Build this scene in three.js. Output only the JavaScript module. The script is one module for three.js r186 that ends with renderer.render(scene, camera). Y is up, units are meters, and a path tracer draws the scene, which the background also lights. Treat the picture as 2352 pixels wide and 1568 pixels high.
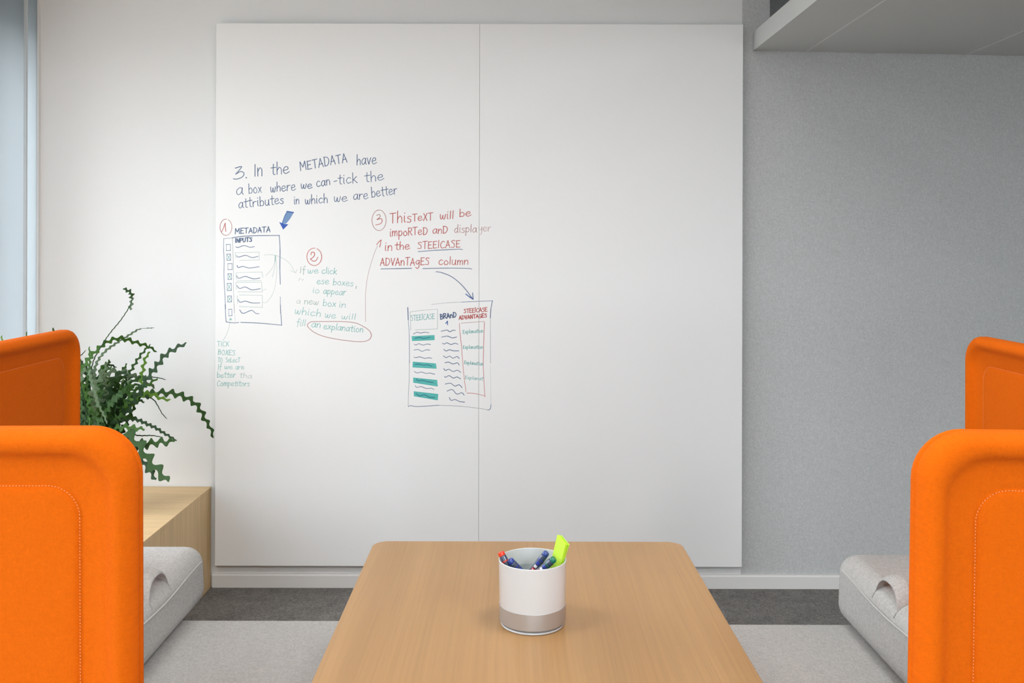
import * as THREE from 'three';
import { RoundedBoxGeometry } from 'three/addons/geometries/RoundedBoxGeometry.js';
import { Brush, Evaluator, SUBTRACTION } from 'three-bvh-csg';
import { RectAreaLightUniformsLib } from 'three/addons/lights/RectAreaLightUniformsLib.js';
import { mergeGeometries, mergeVertices, toCreasedNormals } from 'three/addons/utils/BufferGeometryUtils.js';

// ------------------------------------------------------------------ camera, sky, exposure
const F = 2150, PX = 1163, PY = 565, ROLL = 0.0025, EYE = 1.55, WALL = 4.257;   // focal length in pixels of the 2352 x 1568 frame; wall distance
const scene = new THREE.Scene();
const camera = new THREE.PerspectiveCamera(2 * Math.atan(784 / F) * 180 / Math.PI, 1.5, 0.05, 200);
camera.position.set(0, EYE, 0);
camera.rotation.z = ROLL;
camera.setViewOffset(2352, 1568, 1176 - PX, 784 - PY, 2352, 1568);
const renderer = new THREE.WebGLRenderer({ antialias: true });
renderer.toneMapping = THREE.LinearToneMapping;
renderer.toneMappingExposure = 10.2;
renderer.shadowMap.enabled = true;
scene.background = new THREE.Color().setRGB(0.56, 0.60, 0.64);       // even overcast sky

// a pixel of the photograph and a depth give a point
const at = (px, py, d) => {
  const a = (px - PX) / F * d, b = -(py - PY) / F * d, c = Math.cos(ROLL), s = Math.sin(ROLL);
  return new THREE.Vector3(a * c - b * s, EYE + a * s + b * c, -d);
};

// ------------------------------------------------------------------ helpers
let seed = 7;
const rnd = () => { seed = (seed + 0x6d2b79f5) | 0; let t = Math.imul(seed ^ (seed >>> 15), 1 | seed); t = (t + Math.imul(t ^ (t >>> 7), 61 | t)) ^ t; return ((t ^ (t >>> 14)) >>> 0) / 4294967296; };
const rr = (a, b) => a + (b - a) * rnd();
const lerp = (a, b, t) => a + (b - a) * t;
const clamp = (x, a = 0, b = 1) => Math.min(b, Math.max(a, x));

function put(name, geo, mat, parent = scene) {
  const m = new THREE.Mesh(geo, mat);
  m.name = name; m.castShadow = m.receiveShadow = true;
  parent.add(m);
  return m;
}
function thing(name, label, category, pos = [0, 0, 0], group) {
  const o = new THREE.Group();
  o.name = name; o.position.set(...pos); scene.add(o);
  tag(o, label, category, group);
  return o;
}
const taken = new Map();
const numbered = (n) => { const k = taken.get(n) ?? 0; taken.set(n, k + 1); return k ? n + '_' + String(k).padStart(3, '0') : n; };
function tag(o, label, category, group) {
  o.userData.label = label; o.userData.category = category;
  if (group) o.userData.group = group;
  return o;
}
function struct(name, geo, mat, label, category) {
  const m = put(name, geo, mat);
  m.userData = { kind: 'structure', label, category };
  return m;
}
// box by its extents, texture coordinates in metres
function uvBox(geo) {
  geo = geo.index ? geo.toNonIndexed() : geo;
  const p = geo.attributes.position, uv = new Float32Array(p.count * 2), a = new THREE.Vector3(), b = new THREE.Vector3(), c = new THREE.Vector3();
  for (let i = 0; i < p.count; i += 3) {
    a.fromBufferAttribute(p, i); b.fromBufferAttribute(p, i + 1); c.fromBufferAttribute(p, i + 2);
    const n = b.clone().sub(a).cross(c.clone().sub(a)), ax = Math.abs(n.x), ay = Math.abs(n.y), az = Math.abs(n.z);
    [a, b, c].forEach((v, k) => {
      const [u, w] = ay >= ax && ay >= az ? [v.x, v.z] : ax >= az ? [v.y, v.z] : [v.x, v.y];
      uv[(i + k) * 2] = u; uv[(i + k) * 2 + 1] = w;
    });
  }
  geo.setAttribute('uv', new THREE.BufferAttribute(uv, 2));
  return geo;
}
const span = (x0, x1, y0, y1, z0, z1, r = 0) => {
  const w = x1 - x0, h = y1 - y0, d = z1 - z0;
  const g = r ? new RoundedBoxGeometry(w, h, d, 3, r) : new THREE.BoxGeometry(w, h, d);
  return uvBox(g.translate((x0 + x1) / 2, (y0 + y1) / 2, (z0 + z1) / 2));
};
const join = (list) => mergeGeometries(list.map((g) => { const q = g.index ? g.toNonIndexed() : g; for (const k of Object.keys(q.attributes)) if (!['position', 'normal', 'uv'].includes(k)) q.deleteAttribute(k); return q; }));

// ------------------------------------------------------------------ procedural textures
function lattice(px, py, s) {            // tileable value noise
  const g = new Float32Array(px * py);
  let q = s * 7919 + 13;
  for (let i = 0; i < g.length; i++) { q = (Math.imul(q ^ (q >>> 13), 0x5bd1e995) + 0x9e3779b9) | 0; let t = q ^ (q >>> 15); t = Math.imul(t, 0x2c1b3c6d); t ^= t >>> 12; g[i] = (t >>> 0) / 4294967296; }
  return (u, v) => {
    const x = u * px, y = v * py, ix = Math.floor(x), iy = Math.floor(y), fx = x - ix, fy = y - iy;
    const sx = fx * fx * (3 - 2 * fx), sy = fy * fy * (3 - 2 * fy), X = ((ix % px) + px) % px, Y = ((iy % py) + py) % py, X1 = (X + 1) % px, Y1 = (Y + 1) % py;
    return lerp(lerp(g[Y * px + X], g[Y * px + X1], sx), lerp(g[Y1 * px + X], g[Y1 * px + X1], sx), sy);
  };
}
function texture(n, f, srgb = true, repeat = [1, 1]) {
  const d = new Uint8Array(n * n * 4);
  for (let y = 0; y < n; y++) for (let x = 0; x < n; x++) {
    const c = f(x / n, y / n), o = (y * n + x) * 4;
    d[o] = clamp(c[0]) * 255; d[o + 1] = clamp(c[1]) * 255; d[o + 2] = clamp(c[2]) * 255; d[o + 3] = 255;
  }
  const t = new THREE.DataTexture(d, n, n);
  t.wrapS = t.wrapT = THREE.RepeatWrapping; t.magFilter = THREE.LinearFilter; t.minFilter = THREE.LinearMipmapLinearFilter; t.generateMipmaps = true;
  if (srgb) t.colorSpace = THREE.SRGBColorSpace;
  t.repeat.set(...repeat); t.needsUpdate = true;
  return t;
}
const grey = (v) => [v, v, v];
function fabricMaps(tile, fine, soft, contrast, s) {      // mottled felt: fibres and soft clouds
  const a = lattice(fine, fine, s), b = lattice(fine / 2, fine / 2, s + 1), c = lattice(soft, soft, s + 2), d = lattice(fine, fine / 6 | 0, s + 3), e = lattice(fine / 6 | 0, fine, s + 4);
  const v = (u, w) => 0.34 * a(u, w) + 0.22 * b(u, w) + 0.16 * c(u, w) + 0.14 * d(u, w) + 0.14 * e(u, w);
  const rep = [1 / tile, 1 / tile];
  return [texture(512, (u, w) => grey(1 - contrast + contrast * 2 * (v(u, w) - 0.25)), true, rep), texture(512, (u, w) => grey(v(u, w)), false, rep)];
}
const std = (o) => new THREE.MeshPhysicalMaterial(o);
const lin = (r, g, b) => new THREE.Color().setRGB(r, g, b);

const [feltMap, feltBump] = fabricMaps(0.3, 240, 60, 0.05, 3);
const [greyMap, greyBump] = fabricMaps(0.4, 200, 70, 0.12, 11);
const [carpetMap, carpetBump] = fabricMaps(0.8, 200, 16, 0.3, 23);
const [paperMap, paperBump] = fabricMaps(0.5, 210, 100, 0.10, 31);

const M = {
  white: std({ color: lin(0.76, 0.765, 0.76), roughness: 0.85 }),
  ceiling: std({ color: lin(0.74, 0.75, 0.74), roughness: 0.9 }),
  paper: std({ color: lin(0.58, 0.588, 0.59), map: paperMap, bumpMap: paperBump, bumpScale: 0.0012, roughness: 0.9 }),
  skirting: std({ color: lin(0.72, 0.71, 0.69), roughness: 0.5 }),
  carpet: std({ color: lin(0.24, 0.226, 0.21), map: carpetMap, bumpMap: carpetBump, bumpScale: 0.006, roughness: 1 }),
  raft: std({ color: lin(0.62, 0.63, 0.615), roughness: 0.6 }),
  board: std({ color: lin(0.83, 0.83, 0.825), roughness: 0.55 }),
  frame: std({ color: lin(0.62, 0.66, 0.68), roughness: 0.35, metalness: 0.25 }),
  pane: std({ color: lin(0.97, 0.985, 0.98), transmission: 1, roughness: 0.02, thickness: 0, ior: 1.5 }),
  blind: std({ color: lin(0.595, 0.61, 0.618), transmission: 1, specularIntensity: 0.4, roughness: 1, thickness: 0 }),
  frosted: std({ color: lin(0.68, 0.70, 0.71), transmission: 1, specularIntensity: 0.4, roughness: 1, thickness: 0 }),
  glow: std({ color: lin(0.8, 0.8, 0.78), roughness: 0.6, emissive: lin(0.99, 1, 0.99), emissiveIntensity: 0.12 }),
  orange: std({ color: lin(0.67, 0.117, 0.002), map: feltMap, bumpMap: feltBump, bumpScale: 0.0005, roughness: 1, sheen: 0.15, sheenColor: lin(1, 0.45, 0.12), sheenRoughness: 0.6, specularIntensity: 0.25 }),
  stitch: std({ color: lin(0.82, 0.34, 0.13), roughness: 0.9 }),
  felt: std({ color: lin(0.545, 0.532, 0.515), map: greyMap, bumpMap: greyBump, bumpScale: 0.0016, roughness: 1, specularIntensity: 0.25 }),
  feltPipe: std({ color: lin(0.5, 0.49, 0.475), roughness: 1 }),
  steel: std({ color: lin(0.5, 0.5, 0.5), roughness: 0.4, metalness: 1 }),
  black: std({ color: lin(0.02, 0.02, 0.02), roughness: 0.6 }),
  plastic: std({ color: lin(0.62, 0.65, 0.67), roughness: 0.22, clearcoat: 0.4, clearcoatRoughness: 0.1 }),
  cupBand: std({ color: lin(0.50, 0.51, 0.52), roughness: 0.34, metalness: 0.6 }),
  clear: std({ color: lin(0.9, 0.94, 0.95), roughness: 0.12, transmission: 0.6, thickness: 0 }),
  liner: std({ color: lin(0.42, 0.46, 0.49), roughness: 0.5 }),
  pot: std({ color: lin(0.62, 0.62, 0.60), roughness: 0.5 }),
  soil: std({ color: lin(0.05, 0.035, 0.025), roughness: 1 }),
  pavement: std({ color: lin(0.26, 0.26, 0.25), roughness: 1 }),
};

// oak veneer of the table: long fine grain along z
{
  const streak = lattice(150, 3, 41), fine = lattice(420, 9, 42), broad = lattice(13, 2, 43), pore = lattice(560, 8, 44);
  const f = (u, v) => {
    const wob = u + 0.006 * Math.sin(v * Math.PI * 2 + 3 * broad(u, v));
    const s = streak(wob, v), q = fine(wob, v), b = broad(u, v), p = pore(wob, v);
    const t = 0.42 * b + 0.28 * s + 0.2 * q;
    const dark = p > 0.8 ? (p - 0.8) * 0.7 : 0;
    const k = 0.945 + 0.15 * (t - 0.45) - dark * 0.35;
    return [0.71 * k, 0.545 * k * (0.99 + 0.02 * b), 0.352 * k * (0.96 + 0.06 * b)];
  };
  const map = texture(1024, f, true, [1 / 0.9, 1 / 1.4]);
  const bump = texture(512, (u, v) => grey(0.6 * fine(u, v) + 0.4 * streak(u, v)), false, [1 / 0.9, 1 / 1.4]);
  M.oak = std({ map, bumpMap: bump, bumpScale: 0.00025, roughness: 0.42, clearcoat: 0.1, clearcoatRoughness: 0.3 });
  M.oakEdge = std({ color: lin(0.52, 0.33, 0.17), roughness: 0.5 });
  // pale birch ply of the bench
  const a = lattice(4, 60, 51), b = lattice(3, 9, 52), c = lattice(60, 300, 53);
  const g = (u, v) => { const w = v + 0.02 * b(u, v), t = 0.5 * a(u, w) + 0.3 * b(u, v) + 0.2 * c(u, v), k = 0.93 + 0.14 * (t - 0.5); return [0.86 * k, 0.735 * k, 0.545 * k * (0.98 + 0.04 * t)]; };
  M.birch = std({ map: texture(512, (u, v) => g(u, v).map((x) => x * 1.08), true, [1 / 0.9, 1 / 0.9]), roughness: 0.5 });
}

// ------------------------------------------------------------------ the room
const XL = -2.12, XR = 6.4, ZB = -WALL, ZF = 3.6, TOP = 2.95, SILL = 0.43, HEAD = 2.5, CORNER_HEAD = 2.74, WT = 0.35;
const GREY_FROM = 1.07;                                 // the grey wallpaper starts behind the board
struct('floor', span(XL - WT, XR + 0.2, -0.2, 0, ZB - 0.2, ZF + 0.3), M.carpet, 'dark grey carpet floor', 'floor');
struct('ceiling', span(XL - WT, XR + 0.2, TOP, TOP + 0.2, ZB - 0.2, ZF + 0.3), M.ceiling, 'pale ceiling above the room', 'ceiling');
struct('wall_back', span(XL - WT, GREY_FROM, 0, TOP, ZB - 0.2, ZB), M.white, 'white painted wall behind the marker boards', 'wall');
struct('wall_back_grey', join([span(GREY_FROM, XR, 0, 2.56, ZB - 0.2, ZB), span(GREY_FROM, 1.196, 2.56, TOP, ZB - 0.2, ZB)]), M.paper, 'grey fine textured wall beside the marker boards', 'wall');
struct('wall_recess', join([span(0.996, XR, 2.36, TOP + 0.2, ZB - 0.6, ZB - 0.4), span(0.996, XR, 2.36, 2.56, ZB - 0.4, ZB - 0.2), span(0.996, 1.196, 2.56, TOP, ZB - 0.4, ZB - 0.2), span(0.996, XR, TOP, TOP + 0.2, ZB - 0.4, ZB - 0.2), span(XR, XR + 0.2, 2.36, TOP + 0.2, ZB - 0.6, ZB - 0.2)]), M.paper, 'deep recess in the grey wall above the ceiling raft', 'wall');
struct('wall_right', span(XR, XR + 0.2, 0, TOP, ZB - 0.2, ZF + 0.3), M.white, 'white side wall across the room', 'wall');
// window wall with its openings along z
const bays = [[-4.24, -3.90], [-3.84, -2.3], [-2.22, -0.88], [-0.80, 0.54]];
{
  const parts = [span(XL - WT, XL, 0, SILL, ZB, ZF), span(XL - WT, XL, HEAD, TOP, -3.9, ZF), span(XL - WT, XL, CORNER_HEAD, TOP, ZB, -3.9)];
  let z = ZB;
  for (const [a, b] of bays) { parts.push(span(XL - WT, XL, SILL, HEAD, z, a)); z = b; }
  parts.push(span(XL - WT, XL, SILL, HEAD, z, ZF), span(XL - WT, XL, HEAD, CORNER_HEAD, ZB, -4.24), span(XL - WT - 0.02, XL - WT + 0.04, 2.50, CORNER_HEAD, -4.24, -3.9));
  struct('wall_left', join(parts), M.white, 'white window wall with tall openings', 'wall');
}
const rearBays = [[-1.7, -0.7], [-0.35, 0.75], [1.2, 2.4], [2.8, 4.0], [4.4, 5.6]];
{
  const parts = [span(XL - WT, XR, 0, 0.5, ZF, ZF + 0.3), span(XL - WT, XR, HEAD, TOP, ZF, ZF + 0.3)];
  let x = XL - WT;
  for (const [a, b] of rearBays) { parts.push(span(x, a, 0.5, HEAD, ZF, ZF + 0.3)); x = b; }
  parts.push(span(x, XR, 0.5, HEAD, ZF, ZF + 0.3));
  struct('wall_front', join(parts), M.white, 'white wall with windows opposite the marker boards', 'wall');
}
function windowUnit(n, along, a, b, sill, HEAD) {
  const w = new THREE.Group(); w.name = 'window_' + n; scene.add(w);
  w.userData = { kind: 'structure', label: along === 'z' ? 'tall side window with slim pale metal frame' : 'tall window with slim pale metal frame', category: 'window' };
  const t = 0.045, q = along === 'z' ? (u0, u1, y0, y1, d0, d1) => span(XL - 0.30 + d0, XL - 0.30 + d1, y0, y1, u0, u1) : (u0, u1, y0, y1, d0, d1) => span(u0, u1, y0, y1, ZF + 0.2 + d0, ZF + 0.2 + d1);
  put('window_frame', join([q(a, a + t, sill, HEAD, 0, 0.06), q(b - t, b, sill, HEAD, 0, 0.06), q(a + t, b - t, sill, sill + t, 0, 0.06), q(a + t, b - t, HEAD - t, HEAD, 0, 0.06)]), M.frame, w);
  const m = (u0, u1, y0, y1) => new THREE.PlaneGeometry(u1 - u0, y1 - y0);
  const pane = put('pane', m(a + t, b - t, sill + t, HEAD - t), M.pane, w);
  if (along === 'z') { pane.rotation.y = Math.PI / 2; pane.position.set(XL - 0.27, (sill + HEAD) / 2, (a + b) / 2); }
  else { pane.rotation.y = Math.PI; pane.position.set((a + b) / 2, (sill + HEAD) / 2, ZF + 0.23); }
  return w;
}
bays.forEach(([a, b], i) => windowUnit(i + 1, 'z', a, b, SILL, i ? HEAD : CORNER_HEAD));
rearBays.forEach(([a, b], i) => windowUnit(bays.length + i + 1, 'x', a, b, 0.5, HEAD));
struct('ground_outside', new THREE.CylinderGeometry(60, 60, 0.1, 48).translate(0, -0.35, 0), M.pavement, 'pale paved ground outside the windows', 'ground');
// skirting along the back wall
{
  const s = new THREE.Shape([[0, 0], [0.016, 0], [0.016, 0.054], [0.011, 0.061], [0, 0.061]].map(([x, y]) => new THREE.Vector2(x, y)));
  const g = new THREE.ExtrudeGeometry(s, { depth: XR + 1.33, bevelEnabled: false }).rotateY(-Math.PI / 2).translate(XR, 0, ZB);
  struct('baseboard_back', g, M.skirting, 'white skirting board along the foot of the back wall', 'baseboard');
}

// translucent roller blind in the corner bay and a narrow frosted side light next to it
{
  const t = thing('roller_blind', 'pale translucent roller blind drawn down beside the white corner', 'blind', [XL - 0.012, 0.445, -4.13]);
  put('fabric', span(-0.0006, 0.0006, 0, 2.28, 0.0, 0.226), M.blind, t);
  put('bottom_bar', span(-0.006, 0.006, -0.012, 0.012, 0.0, 0.226, 0.004), M.frame, t);
  put('roller', new THREE.CylinderGeometry(0.022, 0.022, 0.226, 20).rotateX(Math.PI / 2).translate(-0.02, 2.27, 0.113), M.frame, t);
  const w = new THREE.Group(); w.name = 'window_20'; scene.add(w);
  w.userData = { kind: 'structure', label: 'narrow frosted side light in the corner', category: 'window' };
  put('frosted_pane', span(XL - 0.014, XL - 0.008, SILL, CORNER_HEAD, -4.24, -4.142), M.frosted, w);
  put('mullion', span(XL - 0.02, XL, SILL, CORNER_HEAD, -4.142, -4.131), M.frame, w);
}
// ceiling light panels over the room: a glowing sheet and a light of its size
RectAreaLightUniformsLib.init();
for (const [x, z, power, where] of [[-1.15, -1.5, 1.4, 'above the sofa by the window bench'], [0.78, -1.7, 1.7, 'close beside the ceiling raft over the table'], [-0.3, 0.9, 4.6, 'above the free floor behind the table'], [2.3, 0.9, 5.2, 'above the open floor past the ceiling raft']]) {
  const w = 0.62, t = thing(numbered('ceiling_light'), 'square white panel light ' + where, 'ceiling light', [x, TOP, z], 'panel lights in the ceiling');
  put('frame', join([span(-w / 2 - .02, w / 2 + .02, -.012, 0, -w / 2 - .02, -w / 2), span(-w / 2 - .02, w / 2 + .02, -.012, 0, w / 2, w / 2 + .02), span(-w / 2 - .02, -w / 2, -.012, 0, -w / 2, w / 2), span(w / 2, w / 2 + .02, -.012, 0, -w / 2, w / 2)]), M.frame, t);
  put('diffuser', span(-w / 2, w / 2, -.006, 0, -w / 2, w / 2), M.glow, t);
  const l = new THREE.RectAreaLight(new THREE.Color().setRGB(0.99, 1, 0.99), power, w, w);
  l.name = 'panel_light'; l.position.set(0, -0.016, 0); l.rotation.x = -Math.PI / 2;
  t.add(l);
}

// ceiling raft of long panels
{
  const X0 = 1.119, Y0 = 2.441;
  const t = thing('ceiling_raft', 'pale suspended ceiling raft of long flat panels above the grey wall', 'ceiling raft', [X0, Y0, ZB + 0.005]);
  t.rotation.z = -0.0165;
  const Z1 = 3.9, cuts = [0.012, 0.241, 0.971, 1.701, 2.431, 3.161];
  for (let i = 0; i + 1 < cuts.length; i++) put(i ? 'panel_00' + i : 'panel', span(cuts[i] + (i ? 0.004 : 0), cuts[i + 1] - 0.004, 0, 0.006, 0, Z1), M.raft, t);
  for (const x of cuts.slice(1, -1)) put('joint_strip', span(x - 0.003, x + 0.003, -0.0012, 0.006, 0, Z1), M.white, t);
  put('edge_profile', span(0, 0.012, -0.001, 0.085, 0, Z1), M.raft, t);
  put('backing', span(0.012, 3.161, 0.0062, 0.084, 0.001, Z1), M.raft, t);
  for (const [x, z] of [[0.3, 0.5], [2.6, 0.5], [0.3, 3.2], [2.6, 3.2]]) put('hanger', new THREE.CylinderGeometry(0.004, 0.004, TOP - Y0 - 0.05 + x * 0.0165, 8).translate(x, 0.084 + (TOP - Y0 - 0.05 + x * 0.0165) / 2 - 0.02, z), M.steel, t);
}

// ------------------------------------------------------------------ marker boards with handwriting
const ZBF = WALL - 0.040, TH = 0.018;                      // board face distance, thickness
const INK = { x0: 480, x1: 1150, y0: 345, y1: 955 };       // region of the photograph that holds writing
const bl = (px, py) => at(px, py, ZBF);
{
  const N = 2048, cv = document.createElement('canvas');
  cv.width = cv.height = N;
  const c = cv.getContext('2d');
  c.fillStyle = '#fff'; c.fillRect(0, 0, N, N);
  const kx = N / (INK.x1 - INK.x0), ky = N / (INK.y1 - INK.y0), k = (kx + ky) / 2;
  const P = (x, y) => [(x - INK.x0) * kx, (y - INK.y0) * ky];
  c.lineCap = c.lineJoin = 'round';
  const NAVY = '44,70,112', BLUE = '20,62,150', RED = '176,52,46', RUST = '150,84,76', TEAL = '72,158,150', FADE = '150,176,170', ASH = '120,130,136';
  const curve = (pts, col, w, al = 0.85, closed = false) => {
    // Catmull-Rom through the points, in two passes so that the ink is uneven like a marker's
    const q = pts.map(([x, y]) => P(x, y)), n = q.length, seg = [];
    for (let i = 0; i + 1 < n; i++) {
      const a = q[Math.max(0, i - 1)], b = q[i], d = q[i + 1], e = q[Math.min(n - 1, i + 2)];
      seg.push([b, [b[0] + (d[0] - a[0]) / 6, b[1] + (d[1] - a[1]) / 6], [d[0] - (e[0] - b[0]) / 6, d[1] - (e[1] - b[1]) / 6], d]);
    }
    const draw = (s, width, alpha) => {
      c.strokeStyle = `rgba(${col},${alpha})`; c.lineWidth = width * k;
      c.beginPath(); c.moveTo(...s[0][0]);
      for (const [, b, d, e] of s) c.bezierCurveTo(...b, ...d, ...e);
      c.stroke();
    };
    draw(seg, w * 0.9, al * 0.72);
    const cut = Math.floor(rnd() * seg.length), len = 1 + Math.floor(rnd() * seg.length);
    draw(seg.slice(cut, cut + len).length ? seg.slice(cut, cut + len) : seg, w * 0.75, al * 0.4);
  };
  const G = {
    a: [.85, '.75 .9 .45 1 .08 .6 .14 .1 .42 .02 .7 .45 .75 .95', '.75 .95 .73 .3 .88 0'], b: [.82, '.1 1.75 .1 .02', '.1 .7 .45 1 .75 .6 .6 .08 .1 .08'],
    c: [.82, '.75 .85 .42 1 .08 .5 .35 0 .82 .2'], d: [.86, '.7 .9 .4 1 .08 .5 .35 0 .7 .45', '.72 1.8 .71 .3 .82 0'], e: [.85, '.1 .48 .68 .62 .58 1 .22 .9 .06 .4 .36 0 .88 .25'],
    f: [.65, '.7 1.6 .5 1.8 .35 1.3 .34 -.35', '.05 .9 .68 .95'], g: [.82, '.7 .9 .4 1 .08 .6 .35 .2 .7 .6', '.72 1 .7 -.3 .4 -.65 .1 -.45'],
    h: [.78, '.1 1.8 .1 0', '.1 .55 .42 1 .68 .7 .7 0'], i: [.32, '.14 1 .14 .2 .26 0', '.16 1.4 .18 1.46'], k: [.78, '.1 1.8 .1 0', '.68 1.1 .12 .5', '.25 .6 .78 0'],
    l: [.3, '.15 1.75 .15 .05'], m: [1.1, '.08 1 .1 0', '.1 .6 .32 1 .52 .8 .53 0', '.53 .6 .78 1 .97 .8 .99 0'], n: [.78, '.08 1 .1 0', '.1 .55 .4 1 .66 .75 .68 0'],
    o: [.82, '.42 1 .08 .6 .2 .05 .6 .05 .76 .5 .42 1'], p: [.8, '.1 1 .1 -.7', '.1 .8 .45 1 .72 .6 .5 .05 .1 .2'], r: [.66, '.1 1 .1 0', '.1 .55 .35 .95 .66 .95'],
    s: [.66, '.6 .9 .3 1 .12 .75 .55 .4 .45 .02 .05 .08'], t: [.62, '.35 1.6 .33 .2 .58 0', '.02 1.05 .7 1.1'], u: [.82, '.08 1 .1 .2 .4 0 .65 .4 .68 1', '.68 1 .7 .1 .82 0'],
    v: [.75, '.05 1 .2 .5 .35 0', '.35 0 .55 .6 .7 1'], w: [1, '.05 1 .12 .15 .35 .05 .5 .8', '.5 .8 .55 .1 .8 .05 .95 1'], x: [.72, '.1 1 .4 .5 .66 0', '.66 1 .35 .5 .05 0'],
    y: [.74, '.08 1 .15 .45 .5 .4 .65 1', '.68 1 .6 -.3 .3 -.65'],
    A: [.86, '.02 0 .25 .8 .42 1.5', '.42 1.5 .6 .8 .82 0', '.16 .52 .72 .58'], B: [.82, '.1 1.5 .1 0', '.1 1.5 .6 1.3 .5 .85 .12 .8', '.12 .8 .75 .6 .6 .05 .1 0'],
    C: [.86, '.8 1.35 .45 1.5 .08 .8 .3 .02 .88 .15'], D: [.9, '.1 1.5 .12 0', '.05 1.5 .6 1.4 .85 .8 .55 .1 .1 0'], E: [.78, '.1 1.5 .1 0', '.1 1.5 .72 1.52', '.1 .8 .6 .82', '.1 0 .76 .05'],
    G: [.9, '.8 1.35 .45 1.5 .08 .8 .3 .02 .8 .1 .84 .65', '.84 .65 .5 .68'], I: [.32, '.15 1.5 .15 0'], K: [.8, '.1 1.5 .1 0', '.7 1.5 .12 .7', '.25 .8 .78 0'], L: [.7, '.1 1.5 .1 .02', '.1 .02 .68 .05'],
    M: [1.05, '.05 0 .1 1.5', '.1 1.5 .5 .55', '.5 .55 .9 1.5', '.9 1.5 .98 0'], N: [.82, '.08 0 .1 1.5', '.1 1.5 .7 0', '.7 0 .74 1.5'], O: [.95, '.45 1.5 .08 .9 .25 .05 .7 .1 .85 .8 .45 1.5'],
    P: [.76, '.1 1.5 .1 0', '.1 1.45 .66 1.4 .66 .85 .1 .75'], R: [.82, '.1 1.5 .1 0', '.1 1.45 .66 1.4 .62 .85 .1 .75', '.3 .75 .8 0'], S: [.8, '.75 1.35 .4 1.5 .12 1.2 .6 .75 .6 .1 .05 .1'],
    T: [.84, '.02 1.5 .85 1.55', '.42 1.5 .42 0'], U: [.85, '.08 1.5 .12 .2 .45 0 .75 .4 .76 1.5'], V: [.78, '.05 1.5 .4 0', '.4 0 .75 1.5'], X: [.76, '.1 1.5 .7 0', '.7 1.5 .05 0'],
    '.': [.3, '.1 .05 .16 .02'], '-': [.5, '.02 .6 .5 .7'], ',': [.3, '.2 .15 .08 -.3'],
  };
  // a word between two ends of its baseline, at an x-height in pixels
  const word = (s, x0, y0, x1, y1, size, col, w = 2, al = 0.85, slant = 0.06) => {
    const adv = [...s].reduce((a, ch) => a + G[ch][0] + 0.14, 0) - 0.14, L = Math.hypot(x1 - x0, y1 - y0), ux = (x1 - x0) / L, uy = (y1 - y0) / L, kx2 = L / adv;
    let pen = 0;
    for (const ch of s) {
      const [aw, ...strokes] = G[ch], dy = rr(-0.05, 0.05), sc = rr(0.94, 1.06);
      for (const st of strokes) {
        const v = st.split(' ').map(Number), pts = [];
        for (let i = 0; i < v.length; i += 2) {
          const lx = (pen + v[i] + v[i + 1] * slant) * kx2, ly = (v[i + 1] * sc + dy) * size;
          pts.push([x0 + ux * lx + uy * ly, y0 + uy * lx - ux * ly]);
        }
        curve(pts, col, w, al);
      }
      pen += aw + 0.14;
    }
  };
  const ring = (cx, cy, rx, ry, col, w, al, from = -1.2, turn = 6.0) => { const p = []; for (let i = 0; i <= 20; i++) { const t = from + turn * i / 20; p.push([cx + rx * Math.cos(t), cy + ry * Math.sin(t)]); } curve(p, col, w, al); };
  const Z = (ox, oy, s) => (...v) => { const p = []; for (let i = 0; i < v.length; i += 2) p.push([ox + v[i] / s, oy + v[i + 1] / s]); return p; };
  const q2 = Z(480, 480, 6.533), q3 = Z(480, 700, 6.533), q4 = Z(800, 460, 6.533), q5 = Z(900, 660, 8.711), q6 = Z(900, 780, 8.711), q1 = Z(480, 340, 4.9);
  // first note, navy
  curve(q1(290, 232, 360, 215, 330, 260, 295, 300, 350, 270, 388, 290, 370, 330, 310, 355, 270, 352), NAVY, 2.4, .9); curve(q1(412, 338, 416, 340), NAVY, 3, .9);
  word('In', 582, 406, 602, 405, 18, NAVY, 2.3); word('the', 621, 402, 663, 399, 15, NAVY, 2.2);
  word('METADATA', 689, 393, 797, 373, 13, NAVY, 2.2); word('have', 818, 379, 864, 377, 14, NAVY, 2.1);
  word('a', 541, 448, 557, 447, 15, NAVY, 2.1); word('box', 570, 446, 600, 443, 12.5, NAVY, 2, .75); word('where', 620, 442, 678, 438, 12.5, NAVY, 2.1); word('we', 690, 434, 716, 433, 10, NAVY, 2.2);
  word('can', 726, 430, 758, 425, 12, NAVY, 2.1); word('-tick', 766, 425, 820, 420, 12.5, NAVY, 2); word('the', 837, 419, 881, 414, 13, NAVY, 2);
  word('attributes', 547, 479, 651, 468, 12.5, NAVY, 2.1); word('in', 674, 470, 687, 469, 11.5, NAVY, 2); word('which', 700, 470, 752, 466, 11.5, NAVY, 2.1); word('we', 766, 464, 797, 463, 11, NAVY, 2); word('are', 811, 459, 845, 457, 12, NAVY, 2); word('better', 853, 454, 912, 446, 13, NAVY, 2);
  // fat blue arrow
  const poly = (p, col, al) => { c.fillStyle = `rgba(${col},${al})`; c.beginPath(); p.forEach(([x, y], i) => c[i ? 'lineTo' : 'moveTo'](...P(x, y))); c.closePath(); c.fill(); };
  poly(q1(875, 715, 948, 728, 905, 800, 862, 852, 818, 850, 848, 765), '96,140,196', .85);
  curve(q1(877, 717, 946, 728), BLUE, 3.2, .8); curve(q1(875, 718, 848, 770, 822, 845), BLUE, 2, .6); curve(q1(946, 730, 905, 800, 862, 850), BLUE, 1.6, .4);
  poly(q1(787, 836, 820, 848, 860, 858, 890, 862, 832, 921), '30,82,184', .95);
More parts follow.
